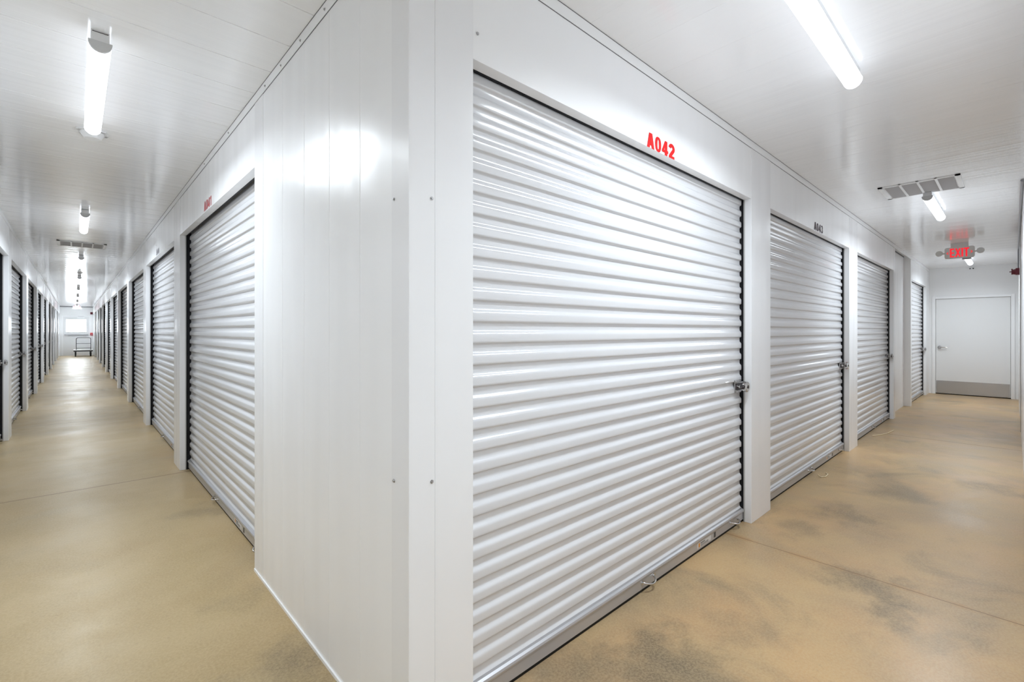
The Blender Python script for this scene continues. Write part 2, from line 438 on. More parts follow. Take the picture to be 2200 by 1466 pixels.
# pillars between the openings: folded sheet covers standing 1.5 mm proud
e = 0.0015
for (a, b) in [(3.535, 3.92), (6.455, 6.865), (9.335, 9.475)]:
    trim(MB().box(a, b, YA - e, YA + RD, 0, H - 0.004), bevel=0.002)
for k in range(10):
    a = P0 + PITCH * k
    if a + PW < YEND: trim(MB().box(XA - e, XA + RD, a, min(a + PW, YEND), 0, H - 0.004), bevel=0.002)
trim(MB().box(XA - e, XA + 0.002, 2.82, 2.985, 0.0, H - 0.004), bevel=0.001)
# corner angle of the block
ca = MB()
ca.prism([(XA - 0.0025, YA - 0.0025), (0.851, YA - 0.0025), (0.851, YA), (XA, YA), (XA, 1.385), (XA - 0.0025, 1.385)], 2, 0, H - 0.004)
corner = trim(ca, M['pillar'], 0.0012, 'white corner angle of the block')
trim(MB().box(0.853, 1.01, YA - e, YA + 0.002, 0, H - 0.004), bevel=0.001)
def screw(loc, nrm, parent):
    n = Vector(nrm); q = n.to_track_quat('Z', 'Y').to_matrix().to_4x4()
    m = MB().cyl((0, 0, 0), 0.0062, 0.0012, 2, 16).cyl((0, 0, 0.0012), 0.0036, 0.0035, 2, 6, smooth=False)
    o = m.obj('screw', M['zinc'], parent); o.matrix_world = Matrix.Translation(loc) @ q; return o
for z in (1.806, 0.894):
    screw((0.840, YA - 0.0026, z), (0, -1, 0), corner); screw((XA - 0.0026, 1.37, z), (-1, 0, 0), corner)
for x, z in ((1.03, 2.42),): screw((x, YA - 0.001, z), (0, -1, 0), corner)
# ceiling angles
ct = trim(MB().prism([(XA - 0.003, H - 0.053), (XA - 0.0002, H - 0.053), (XA - 0.0002, H - 0.0005), (XA - 0.003, H - 0.0005)], 1, YA - 0.003, YEND), M['trim'])
# (profile is x,z)
for yy in (1.66, 1.945, 2.229, 2.507, 2.773, 3.6, 4.4): screw((XA - 0.0032, yy, H - 0.030), (-1, 0, 0), ct)
m_ = MB(); pr = [(YA - 0.003, H - 0.053), (YA - 0.0002, H - 0.053), (YA - 0.0002, H - 0.0005), (YA - 0.003, H - 0.0005)]
n = len(pr); vs = [(XA, p[0], p[1]) for p in pr] + [(XEND, p[0], p[1]) for p in pr]
m_.add(vs, [(i, (i + 1) % n, n + (i + 1) % n, n + i) for i in range(n)])
trim(m_, M['trim'])
# dark joints above and below the ceiling angles, beside the recessed bay
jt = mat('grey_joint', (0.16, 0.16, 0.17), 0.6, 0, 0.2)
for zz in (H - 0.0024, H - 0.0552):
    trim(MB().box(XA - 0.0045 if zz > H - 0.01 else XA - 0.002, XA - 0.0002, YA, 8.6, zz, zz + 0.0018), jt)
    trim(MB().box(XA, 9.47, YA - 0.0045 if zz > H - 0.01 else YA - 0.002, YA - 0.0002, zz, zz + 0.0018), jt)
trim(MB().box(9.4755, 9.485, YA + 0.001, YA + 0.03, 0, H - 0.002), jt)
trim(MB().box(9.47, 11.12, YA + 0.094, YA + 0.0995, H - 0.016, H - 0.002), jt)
# base flashing on the solid panel
trim(MB().box(XA - 0.006, XA, 1.385, 2.98, 0, 0.014), M['trim'])

# opposite side of the long corridor
mb = MB(); mb.box(XL - RD, XL, BACK, OPLL[0][0], 0, H)
for (a, b) in OPLL: mb.box(XL - RD, XL, a, b, OH, H)
mb.box(XL - RD, XL, OPLL[-1][1], YEND, 0, H)
struct('wall_left', mb, M['wall'])
for k in range(10):
    a = P0 + PITCH * k
    if a + PW < YEND: trim(MB().box(XL - RD, XL + e, a, min(a + PW, YEND), 0, H - 0.004), bevel=0.002)
trim(MB().prism([(XL + 0.003, H - 0.053), (XL + 0.0002, H - 0.053), (XL + 0.0002, H - 0.0005), (XL + 0.003, H - 0.0005)], 1, BACK, YEND), M['trim'])
# right wall of the cross corridor, with the same shallow recess opposite
mb = MB()
mb.box(XA, 9.42, YR - 0.05, YR, 0, H)
mb.box(9.37, 11.2, YR - 0.15, YR - 0.10, 0, H)
mb.box(9.37, 9.42, YR - 0.15, YR - 0.05, 0, H)
mb.box(11.15, 11.2, YR - 0.10, YR - 0.05, 0, H)
mb.box(11.15, XEND, YR - 0.05, YR, 0, H)
struct('wall_right', mb, M['wall'])
trim(MB().box(9.405, 9.4225, YR - 0.05, YR + 0.0025, 0, H - 0.002), M['black'], label='black strip for the recess shadow at the right wall edge')  # shadow of the recess, put in as a black strip along the wall edge
mb = MB(); mb.box(XA, XA + 0.05, BACK, YR - 0.05, 0, H)
struct('wall_behind_right', mb, M['wall'])
struct('wall_back', MB().box(XL - RD, XA + RD, BACK - 0.02, BACK, 0, H), M['wall'])

# ------------------------------------------------------------------ end wall of the cross corridor with its door
DY0, DY1, DH = 0.038, 1.173, 2.075
mb = MB()
mb.box(XEND, XEND + 0.12, -0.3, DY0 - 0.03, 0, H)
mb.box(XEND, XEND + 0.12, DY1 + 0.03, 1.5, 0, H)
mb.box(XEND, XEND + 0.12, DY0 - 0.03, DY1 + 0.03, DH + 0.03, H)
for yy in (0.33, 0.68, 1.0):
    mb.box(XEND - 0.0018, XEND, yy - 0.004, yy + 0.004, DH + 0.09, DH + 0.40)
mb.box(XEND + 0.10, XEND + 0.12, DY0 - 0.03, DY1 + 0.03, 0, DH + 0.03)
struct('wall_end_right', mb, M['endwall'])
fr = MB()
for (ya_, yb_) in ((DY0 - 0.055, DY0), (DY1, DY1 + 0.055)): fr.box(XEND - 0.022, XEND + 0.06, ya_, yb_, 0, DH + 0.055)
fr.box(XEND - 0.022, XEND + 0.06, DY0, DY1, DH, DH + 0.055)
dfr = struct('trim_92', fr, M['trim'], 0.003, 'white steel door frame')
door = struct('door_1', MB().box(XEND + 0.012, XEND + 0.055, DY0 + 0.004, DY1 - 0.004, 0.018, DH - 0.004), M['doorpaint'], 0.002,
              'wide plain off-white door at the end of the cross corridor')
MB().box(XEND + 0.009, XEND + 0.012, DY0 + 0.015, DY1 - 0.012, 0.022, 0.293).obj('kick_plate', M['steelplate'], door)['label'] = 'polished steel kick plate'
MB().box(XEND + 0.02, XEND + 0.05, DY0 + 0.002, DY1 - 0.002, 0.001, 0.017).obj('door_gap_strip', M['rubber'], door)  # black strip put in for the dark gap under the door
h_ = MB()
hy, hz = DY1 - 0.065, 1.02
h_.cyl((XEND - 0.000, hy, hz), 0.032, 0.012, 0, 24)
h_.cyl((XEND - 0.045, hy, hz), 0.012, 0.05, 0, 16)
h_.tube([(XEND - 0.045, hy, hz), (XEND - 0.05, hy - 0.03, hz + 0.001), (XEND - 0.05, hy - 0.08, hz), (XEND - 0.045, hy - 0.125, hz - 0.002)], [0.011, 0.010, 0.009, 0.008], 10)
h_.obj('door_handle', M['chrome'], door)['label'] = 'steel lever handle'

# ------------------------------------------------------------------ end wall of the long corridor with glazed door
EX0, EX1, EH = -0.47, 0.60, 2.16
WX0, WX1, WZ0, WZ1 = -0.34, 0.47, 1.32, 2.0
mb = MB()
mb.box(XL - RD, EX0 - 0.03, YEND, YEND + 0.12, 0, H)
mb.box(EX1 + 0.03, XA + RD, YEND, YEND + 0.12, 0, H)
mb.box(EX0 - 0.03, EX1 + 0.03, YEND, YEND + 0.12, EH + 0.03, H)
struct('wall_end_left', mb, M['endwall'])
fr = MB()
fr.box(EX0 - 0.05, EX0, YEND - 0.02, YEND + 0.08, 0, EH + 0.05).box(EX1, EX1 + 0.05, YEND - 0.02, YEND + 0.08, 0, EH + 0.05)
fr.box(EX0, EX1, YEND - 0.02, YEND + 0.08, EH, EH + 0.05)
struct('trim_93', fr, M['trim'], 0, 'white frame of the far glazed door')
ld = MB(); y0, y1 = YEND + 0.01, YEND + 0.055
ld.box(EX0, WX0, y0, y1, 0.0015, EH).box(WX1, EX1, y0, y1, 0.0015, EH).box(WX0, WX1, y0, y1, 0.0015, WZ0).box(WX0, WX1, y0, y1, WZ1, EH)
door2 = struct('door_2', ld, M['doorpaint'], 0, 'pale grey door with a bright window at the far end of the long corridor')
wf = MB()
for b_ in ((WX0 - 0.03, WX0, WZ0 - 0.03, WZ1 + 0.03), (WX1, WX1 + 0.03, WZ0 - 0.03, WZ1 + 0.03)): wf.box(b_[0], b_[1], y0 - 0.01, y0, b_[2], b_[3])
wf.box(WX0, WX1, y0 - 0.01, y0, WZ1, WZ1 + 0.03).box(WX0, WX1, y0 - 0.01, y0, WZ0 - 0.03, WZ0)
wfo = wf.obj('window_frame', M['trim'], door2)
MB().box(WX0, WX1, y0 + 0.018, y0 + 0.024, WZ0, WZ1).obj('window_pane', M['glass'], door2)
pb = MB(); pb.box(EX0 + 0.05, EX1 - 0.05, y0 - 0.07, y0 - 0.04, 1.12, 1.18).box(EX0 + 0.05, EX0 + 0.11, y0 - 0.05, y0, 1.11, 1.19).box(EX1 - 0.11, EX1 - 0.05, y0 - 0.05, y0, 1.11, 1.19)
pb.obj('push_bar', M['alu'], door2)
dc = MB(); dc.box(0.1, 0.4, y0 - 0.06, y0, 2.08, 2.14); dc.tube([(0.15, y0 - 0.05, 2.15), (0.40, y0 - 0.25, 2.17), (0.12, y0 - 0.02, 2.2)], 0.009)
dc.obj('door_closer', M['trim'], door2)
# ceiling edge trim at the end wall
trim(MB().box(XL, XA, YEND - 0.03, YEND, H - 0.05, H), M['conduit'], label='dark ceiling trim at the far end wall')

# ------------------------------------------------------------------ roll-up doors
RP = 0.0795
def curtain_profile():
    """(depth, z) from bottom to top; depth 0 = crest face, + = into the wall"""
    pts = []; A = 0.0120
    z = 0.0325
    shape = [(0.00, 0.97), (0.06, 1.0), (0.26, 1.0), (0.30, 0.96), (0.33, 0.78), (0.355, 0.45), (0.38, 0.14), (0.41, 0.02), (0.48, 0.0),
             (0.60, -0.02), (0.72, 0.0), (0.78, 0.04), (0.83, 0.18), (0.88, 0.45), (0.93, 0.75), (0.97, 0.91)]
    k = 0
    while z + k * RP < 2.42:
        for t, d in shape:
            # z runs upward: valley, crest's lower slope ... written so the lower slope is steep
            pts.append((d * A, z + (k + t) * RP))
        k += 1
    return pts
CP = curtain_profile()
def door_parts(w, q):
    """meshes of a door of width w; local x to the right, y into the wall, z up, origin on the wall plane"""
    hw = w / 2
    parts = []
    cur = MB(); ce = hw - 0.006; n = len(CP)
    vs = [(-ce, q + d, z) for d, z in CP] + [(ce, q + d, z) for d, z in CP]
    th = 0.0012
    vs2 = [(-ce, q + d + th, z) for d, z in CP] + [(ce, q + d + th, z) for d, z in CP]
    cur.add(vs, [(i, n + i, n + i + 1, i + 1) for i in range(n - 1)], True)
    parts.append(('curtain', cur.mesh('curtain', M['curtain']), None, []))
    bb = MB()
    prof = [(q - 0.012, 0.019), (q - 0.012, 0.066), (q - 0.017, 0.074), (q - 0.019, 0.082), (q - 0.016, 0.090), (q - 0.008, 0.096), (q + 0.004, 0.099), (q + 0.02, 0.099), (q + 0.02, 0.019)]
    n2 = len(prof); vv = [(-ce, p[0], p[1]) for p in prof] + [(ce, p[0], p[1]) for p in prof]
    bb.add(vv, [(i, (i + 1) % n2, n2 + (i + 1) % n2, n2 + i) for i in range(n2)])
    bb.add(vv, [tuple(range(n2)), tuple(range(n2, 2 * n2))[::-1]])
    parts.append(('bottom_bar', bb.mesh('bottom_bar', M['alu']), 'grey metal bottom bar', []))
    parts.append(('rubber_seal', MB().box(-ce, ce, q - 0.006, q + 0.016, 0.0008, 0.019).mesh('rubber_seal', M['rubber']), 'black rubber seal', []))
    for sgn in (-1, 1):
        g = MB(); a, b = sorted((sgn * (hw - 0.0015), sgn * (hw + 0.03)))
        g.box(a, b, RD, 0.16, 0, OH + 0.08)
        parts.append(('guide', g.mesh('guide', M['black']), 'black side track', []))
        a, b = sorted((sgn * (hw - 0.0025), sgn * (hw + 0.0)))
        g2 = MB().box(a, b, RD - 0.007, RD + 0.002, 0.0, OH)
        parts.append(('guide_edge', g2.mesh('guide_edge', M['grey']), 'thin grey track edge', []))
    parts.append(('header_gap_shade', MB().box(-hw, hw, 0.0505, 0.062, OH - 0.001, OH + 0.03).mesh('header_gap_shade', M['black']), 'black strip standing for the shade behind the header', []))  # darkness of the gap above the curtain, put in as a black strip
    hd = MB().box(-hw, hw, 0.10, 0.105, OH - 0.05, OH + 0.25)
    parts.append(('leak_screen', hd.mesh('leak_screen', M['black']), None, []))  # unseen black sheet added to stop light leaking in behind the header
    for hx in (-0.03, hw - 0.165):
        hm = MB(); zc = 0.052; yf = q - 0.012
        pts = []
        for i in range(13):
            t = i / 12; pts.append((hx - 0.055 + 0.11 * t, yf - 0.034 * math.sin(math.pi * t) ** 0.6 if 0 < t < 1 else yf, zc - 0.010 * math.sin(math.pi * t)))
        hm.tube(pts, 0.0048, 8)
        for s2 in (-1, 1):
            hm.cyl((hx + s2 * 0.058, yf - 0.003, zc), 0.012, 0.003, 1, 16); hm.cyl((hx + s2 * 0.058, yf - 0.006, zc), 0.005, 0.004, 1, 8)
        parts.append(('pull_handle', hm.mesh('pull_handle', M['chrome']), 'bright metal pull handle', []))
    # latch near the right edge
    lx, lz = hw - 0.075, 0.985
    lp = MB()
    lp.box(lx - 0.055, lx + 0.05, q - 0.006, q, lz - 0.045, lz + 0.045)
    lp.box(lx - 0.055, lx + 0.045, q - 0.022, q - 0.006, lz - 0.032, lz - 0.024)
    lp.box(lx - 0.055, lx + 0.045, q - 0.022, q - 0.006, lz + 0.024, lz + 0.032)
    lb = MB().box(lx - 0.06, hw - 0.004, q - 0.018, q - 0.008, lz - 0.020, lz + 0.020)
    lk = MB().cyl((lx - 0.035, q - 0.034, lz), 0.011, 0.018, 1, 12)
    ls = [MB().cyl((lx - 0.042, q - 0.010, lz + s2 * 0.039), 0.006, 0.005, 1, 8) for s2 in (-1, 1)]
    parts.append(('latch', lp.mesh('latch', M['zinc']), 'steel slide latch',
                  [('latch_bolt', lb.mesh('latch_bolt', M['darksteel'])), ('latch_knob', lk.mesh('latch_knob', M['chrome']))] + [('screw', x.mesh('screw', M['zinc'])) for x in ls]))
    st = MB().box(0.54, 0.73, q - 0.0128, q - 0.0118, 0.030, 0.062)
    d1 = MB().box(0.555, 0.575, q - 0.0134, q - 0.0128, 0.034, 0.058)
    d2 = MB()
    for i in range(5): d2.box(0.585 + i * 0.012, 0.593 + i * 0.012, q - 0.0134, q - 0.0128, 0.050, 0.057)
    for i in range(3): d2.box(0.585, 0.69, q - 0.0134, q - 0.0128, 0.034 + 0.005 * i, 0.0358 + 0.005 * i)
    parts.append(('sticker', st.mesh('sticker', M['sticker']), 'small printed white sticker',
                  [('orange_mark', d1.mesh('orange_mark', M['stickerorange'])), ('print', d2.mesh('print', M['stickerdark']))]))
    parts.append(('black_sticker', MB().box(0.775, 0.80, q - 0.0134, q - 0.0118, 0.030, 0.062).mesh('black_sticker', M['stickerdark']), 'small black sticker', []))
    return parts
_cache = {}
def roll_door(center, w, kind, label, group=None):
    """kind: 'R' faces -y, 'B' faces -x (block side), 'L' faces +x"""
    rz = {'R': 0.0, 'B': -math.pi / 2, 'L': math.pi / 2}[kind]
    k = (round(w, 3), kind == 'R')
    if k in _cache: return dup(_cache[k], center, rz, label, group)
    r = thing('roll_up_door', label, 'door', center, rz, group); r['kind'] = 'thing'
    for nm, me, lab, subs in door_parts(w, 0.066 if kind == 'R' else 0.080):
        o = bpy.data.objects.new(nm, me); C.objects.link(o); o.parent = r
        if lab: o['label'] = lab
        for sn, sme in subs:
            s = bpy.data.objects.new(sn, sme); C.objects.link(s); s.parent = o
    _cache[k] = r
    return r
gR = 'roll-up doors of the cross corridor'
labR = ['widest nearest white roll-up door under the red A042 number', 'white roll-up door under the dark A043 number, with a reddish lock',
        'white roll-up door between the A043 door and the plain recessed bay']
for (a, b), lb in zip(OPR, labR): roll_door(((a + b) / 2, YA, 0), b - a, 'R', lb, gR)
roll_door(((OPR2[0] + OPR2[1]) / 2, YA, 0), OPR2[1] - OPR2[0], 'R', 'white roll-up door beside the plain end door, past the recessed bay', gR)
ORD = ['first', 'second', 'third', 'fourth', 'fifth', 'sixth', 'seventh', 'eighth', 'ninth', 'tenth', 'eleventh']
for i, (a, b) in enumerate(OPL):
    lb = ['nearest white roll-up door on the long corridor, under the red A041 number',
          'white roll-up door under the faint grey A040 number'][i] if i < 2 else \
        '%s white roll-up door from the block corner along the long corridor, right side' % ORD[i]
    roll_door((XA, (a + b) / 2, 0), b - a, 'B', lb, 'roll-up doors on the right side of the long corridor')
for i, (a, b) in enumerate(OPLL):
    if i < 1: continue
    lb = '%s white roll-up door from the picture edge, left side of the long corridor' % ORD[i - 1]
    roll_door((XL, (a + b) / 2, 0), b - a, 'L', lb, 'roll-up doors on the left side of the long corridor')
# the first opening on the left side, outside the frame, is closed with plain cladding
struct('wall_left_infill', MB().box(XL - RD, XL - 0.02, OPLL[0][0], OPLL[0][1], 0, OH), M['wall'])

# disc locks hanging on the latches
def disc_lock(loc, rz, label, body):
    t = thing('disc_lock', label, 'padlock', loc, rz, 'disc locks on the roll-up doors')
    b = MB().cyl((0, -0.026, 0), 0.036, 0.022, 1, 32); b.cyl((0, -0.030, 0), 0.031, 0.004, 1, 32, r2=0.036)
    b.obj('lock_body', M['chrome'], t)
    r = MB(); r.tube([(0.037 * math.cos(a), -0.015, 0.037 * math.sin(a)) for a in [math.radians(d) for d in range(-100, 101, 10)]], 0.0035, 8)
    r.obj('lock_rim', body, t)
    k = MB().box(-0.006, 0.006, -0.0322, -0.030, -0.010, 0.010).cyl((0.0, -0.0318, 0), 0.012, 0.002, 1, 16); k.obj('keyhole', M['darksteel'], t)
    s = MB(); s.tube([(-0.030, -0.015, 0.012), (-0.048, -0.012, 0.010), (-0.052, -0.012, 0.0), (-0.048, -0.012, -0.010), (-0.030, -0.015, -0.012)], 0.005, 8)
    s.obj('shackle', M['darksteel'], t)
    return t
dl = disc_lock((3.462, YA + 0.024, 0.985), 0, 'round chrome disc lock on the A042 door', M['chrome'])
disc_lock((6.392, YA + 0.024, 0.985), 0, 'round disc lock with a red rim on the A043 door', M['lockred'])
def more_lock(loc, rz, label):
    r = dup(dl, loc, rz, label); return r
more_lock((9.272, YA + 0.024, 0.985), 0, 'small disc lock on the roll-up door before the recessed bay')
more_lock((13.287, YA + 0.024, 0.985), 0, 'small disc lock on the roll-up door beside the end door')
for i in (1, 2, 3, 4):
    a, b = OPLL[i]
    more_lock((XL - 0.036, b - 0.063, 0.985), math.pi / 2, '%s disc lock from the left picture edge, on the left side doors' % ORD[i - 1])

# unit numbers
def number(txt, loc, rz, wd, ht, mt, label):
    o = glyph_mesh(txt, 'unit_number', mt)
    tag(o, label, 'number', 'unit numbers above the doors')
    o.rotation_euler = (math.pi / 2, 0, rz); o.location = loc; o.scale = (wd, ht, 0.02)
    return o
number('A042', (2.281, YA - 0.0012, 2.3625), 0, 0.285, 0.078, M['red'], 'bright red number A042 above the nearest wide door')
number('A043', (5.225, YA - 0.0012, 2.3700), 0, 0.295, 0.075, M['plum'], 'dark number A043 above the second door of the cross corridor')
number('A041', (XA - 0.0012, 4.292, 2.3720), -math.pi / 2, 0.275, 0.075, M['darkred'], 'red number A041 above the first door of the long corridor')
number('A040', (XA - 0.0012, 7.30, 2.3720), -math.pi / 2, 0.275, 0.075, M['greyvinyl'], 'faint grey number A040 above the second door of the long corridor')

# ------------------------------------------------------------------ ceiling lamps
def lamp_meshes(on):
    L = 1.24; r = 0.041
    base = MB().box(-0.032, 0.032, 0.0, L, -0.045, -0.0005)
    pr = [(-r, -0.045)] + [(-r * math.cos(a), -0.048 - r * 1.05 * math.sin(a)) for a in [math.pi * i / 16 for i in range(17)]] + [(r, -0.045)]
    n = len(pr)
    lens = MB(); vs = [(p[0], 0.016, p[1]) for p in pr] + [(p[0], L - 0.012, p[1]) for p in pr]
    lens.add(vs, [(i, (i + 1) % n, n + (i + 1) % n, n + i) for i in range(n)], True)
    caps = []
    for (a, b) in ((0.0, 0.016), (L - 0.012, L)):
        c = MB(); vv = [(p[0] * 1.02, a, p[1]) for p in pr] + [(p[0] * 1.02, b, p[1]) for p in pr]
        c.add(vv, [(i, (i + 1) % n, n + (i + 1) % n, n + i) for i in range(n)]); c.add(vv, [tuple(range(n)), tuple(range(n, 2 * n))[::-1]])
        caps.append(c)
    slit = MB().box(-0.028, 0.028, -0.0012, 0.0, -0.008, -0.005)
    far = caps[1].mesh('end_cap', M['lens'] if on else M['cap'])
    return [('housing', base.mesh('housing', M['housing'])), ('lens', lens.mesh('lens', M['lens'] if on else M['lensoff'])),
            ('end_cap', caps[0].mesh('end_cap', M['cap'])), ('end_cap', far), ('slit', slit.mesh('slit', M['slit']))]
_lm = {}
def lamp(x, y, rz, on, label, group):
    if on in _lm: return dup(_lm[on], (x, y, H), rz, label, group)
    t = thing('ceiling_lamp', label, 'ceiling light', (x, y, H), rz, group)
    for nm, me in lamp_meshes(on):
        o = bpy.data.objects.new(nm, me); C.objects.link(o); o.parent = t
        if nm == 'lens': o['label'] = 'glowing white lens' if on else 'unlit grey lens'
    if on:
        ld_ = bpy.data.lights.new('tube_light', 'AREA'); ld_.shape = 'RECTANGLE'; ld_.size = 0.074; ld_.size_y = 1.18
        ld_.spread = math.radians(158); ld_.energy = LAMP_W; ld_.color = (0.835, 0.925, 1.0)
        lo = bpy.data.objects.new('tube_light', ld_); C.objects.link(lo); lo.parent = t; lo.location = (0, 0.62, -0.093)
    _lm[on] = t
    return t
gl = 'tube lights along the long corridor'
lamp(0.085, 2.83, 0, True, 'nearest lit tube light, top left, beside the smoke detector', gl)
lamp(0.085, 7.08, 0, True, 'lit tube light just before the ceiling vent of the long corridor', gl)
lamp(0.085, 11.38, 0, True, 'lit tube light just past the ceiling vent of the long corridor', gl)
for i, yy in enumerate((15.65, 19.9, 24.1, 28.4, 32.5)):
    lamp(0.085, yy, 0, True, '%s tiny tube light beyond the small smoke detector in the long corridor' % ORD[i], gl)
gc = 'tube lights along the cross corridor'
lamp(1.74, 0.575, -math.pi / 2, True, 'large lit tube light at the top edge above the nearest wide door', gc)
lamp(6.07, 0.575, -math.pi / 2, True, 'lit tube light right beside the cross corridor vent', gc)
lamp(11.45, 0.575, -math.pi / 2, True, 'lit tube light behind the exit sign', gc)
lamp(0.085, -1.42, 0, True, 'lit tube light behind the viewer', 'tube light behind the viewer')

# smoke detector
sd = thing('smoke_detector', 'white smoke detector on the ceiling at the far end of the nearest tube light', 'smoke detector', (0.088, 4.30, H))
b = MB().cyl((0, 0, -0.010), 0.085, 0.0095, 2, 32)
for i in range(6):
    a = i * math.pi / 3 + 0.3; b.box(0.075 * math.cos(a) - 0.014, 0.075 * math.cos(a) + 0.014, 0.075 * math.sin(a) - 0.014, 0.075 * math.sin(a) + 0.014, -0.010, -0.001)
b.obj('base', M['trim'], sd)
b = MB().cyl((0, 0, -0.048), 0.045, 0.038, 2, 32, r2=0.066); b.obj('detector_body', M['trim'], sd)
MB().box(-0.028, 0.028, -0.062, -0.055, -0.030, -0.026).obj('slot', M['slit'], sd)
sd2 = dup(sd, (0.088, 14.9, H), 0, 'tiny smoke detector far along the ceiling past the lit tube lights')

sd2.scale = (0.6, 0.6, 0.6)

# ceiling vents: four finned cells in a frame
def vent(loc, rz, label):
    t = thing('ceiling_vent', label, 'vent', loc, rz, 'ceiling vents')
    fr = MB(); W, D = 0.57, 0.55
    fr.box(-W / 2, W / 2, -D / 2, -D / 2 + 0.028, -0.010, -0.0005).box(-W / 2, W / 2, D / 2 - 0.028, D / 2, -0.010, -0.0005)
    fr.box(-W / 2, -W / 2 + 0.035, -D / 2, D / 2, -0.010, -0.0005).box(W / 2 - 0.035, W / 2, -D / 2, D / 2, -0.010, -0.0005)
    cw = (W - 0.07) / 4
    for i in range(1, 4):
        x = -W / 2 + 0.035 + cw * i; fr.box(x - 0.009, x + 0.009, -D / 2, D / 2, -0.009, -0.0005)
    fr.obj('vent_frame', M['ventframe'], t)
    for i in range(4):
        c = MB(); x0 = -W / 2 + 0.035 + cw * i + 0.009; x1 = x0 + cw - 0.018
        k = 0
        while -D / 2 + 0.03 + k * 0.019 < D / 2 - 0.03:
            y = -D / 2 + 0.03 + k * 0.019
            c.add([(x0, y, -0.001), (x1, y, -0.001), (x1, y + 0.015, -0.007), (x0, y + 0.015, -0.007), (x0, y + 0.001, 0.0), (x1, y + 0.001, 0.0)],
                  [(0, 1, 2, 3), (3, 2, 5, 4)])
            k += 1
        c.box(x0, x1, -D / 2 + 0.028, D / 2 - 0.028, -0.0012, -0.0006)
        c.obj('fin_panel', M['ventfin'], t)['label'] = 'grey finned cell'
    return t
vent((0.085, 10.02, H), 0, 'square white vent with four grey cells over the long corridor')
vent((5.86, 0.60, H), -math.pi / 2, 'large white vent with four grey cells over the cross corridor')

# ------------------------------------------------------------------ exit signs
def exit_sign(loc, rz, label, lit, heads=True):
    """faces local -y"""
    t = thing('exit_sign', label, 'exit sign', loc, rz, 'exit signs')
    W, Hh = 0.34, 0.175; zc = -0.145
    pr = []
    for (cx, cz, a0) in ((W / 2 - 0.03, zc + Hh / 2 - 0.03, 0), (-W / 2 + 0.03, zc + Hh / 2 - 0.03, 90), (-W / 2 + 0.03, zc - Hh / 2 + 0.03, 180), (W / 2 - 0.03, zc - Hh / 2 + 0.03, 270)):
        for d in range(0, 91, 15): a = math.radians(a0 + d); pr.append((cx + 0.03 * math.cos(a), cz + 0.03 * math.sin(a)))
    n = len(pr); vs = [(p[0], -0.022, p[1]) for p in pr] + [(p[0], 0.022, p[1]) for p in pr]
    b = MB(); b.add(vs, [(i, (i + 1) % n, n + (i + 1) % n, n + i) for i in range(n)]); b.add(vs, [tuple(range(n)), tuple(range(n, 2 * n))[::-1]])
    b.obj('sign_body', M['exitgrey'], t)
    MB().box(-0.10, 0.10, -0.03, 0.03, -0.058, -0.0005).obj('canopy', M['exitgrey'], t)
    tx = glyph_mesh('EXIT', 'exit_letters', lit, t); tx['label'] = 'lit red letters EXIT'
    tx.rotation_euler = (math.pi / 2, 0, 0); tx.scale = (0.215, 0.135, 0.02); tx.location = (0, -0.0232, zc)
    for s in (-1, 1):
        ch = MB(); x = s * 0.135; p = [(x + s * 0.014, zc), (x - s * 0.010, zc + 0.022), (x - s * 0.010, zc + 0.012), (x + s * 0.002, zc), (x - s * 0.010, zc - 0.012), (x - s * 0.010, zc - 0.022)]
        m = len(p); vv = [(q[0], -0.0238, q[1]) for q in p] + [(q[0], -0.0222, q[1]) for q in p]
        ch.add(vv, [(i, (i + 1) % m, m + (i + 1) % m, m + i) for i in range(m)]); ch.add(vv, [tuple(range(m)), tuple(range(m, 2 * m))[::-1]])
        ch.obj('chevron', lit, t)['label'] = 'red direction arrow'
        if heads:
            hd = MB().cyl((s * 0.232, -0.035, zc + 0.004), 0.044, 0.05, 1, 24, r2=0.034)
            hd.box(min(s * 0.165, s * 0.20), max(s * 0.165, s * 0.20), -0.012, 0.012, zc - 0.010, zc + 0.012)
            hd.obj('lamp_head', M['exitgrey'], t)['label'] = 'grey emergency lamp head'
    if heads: MB().box(0.03, 0.13, -0.02, 0.02, zc - Hh / 2 - 0.025, zc - Hh / 2 + 0.002).obj('battery_box', M['exitface'], t)
    return t
exit_sign((10.05, 0.575, H), -math.pi / 2, 'lit red EXIT sign with two lamp heads hanging in the cross corridor', M['exitred'])
faded = mat('pale_red_letters', (0.75, 0.25, 0.27), 0.4, emis=(1.0, 0.3, 0.33), strength=0.3)
M['exitgrey'], keep = M['ventframe'], M['exitgrey']
exit_sign((0.085, 33.0, H), 0, 'tiny pale EXIT sign at the far end of the long corridor', faded, heads=False)
M['exitgrey'] = keep

# ------------------------------------------------------------------ alarms, conduit, sensor
hs = thing('fire_alarm_horn', 'dark red fire alarm horn on the right wall near the end door', 'fire alarm', (11.35, YR, 2.355))
MB().box(-0.05, 0.05, 0.0, 0.045, -0.055, 0.055).obj('back_box', M['maroon'], hs, 0.004)
b = MB().cyl((0, 0.045, -0.002), 0.048, 0.035, 1, 24, r2=0.040).box(-0.03, 0.03, 0.078, 0.092, -0.045, 0.05); b.obj('horn', M['maroon'], hs)
MB().box(-0.012, 0.012, 0.092, 0.115, -0.006, 0.008).obj('strobe', M['maroon'], hs)
cb = MB().tube([(11.35, YR + 0.014, 2.41), (11.35, YR + 0.014, 2.66), (11.32, YR + 0.014, 2.715), (11.2, YR + 0.014, 2.728), (6.2, YR + 0.014, 2.728)], 0.0105, 10)
tag(cb.obj('conduit', M['conduit']), 'thin grey conduit running up from the dark red horn and along the ceiling', 'conduit')
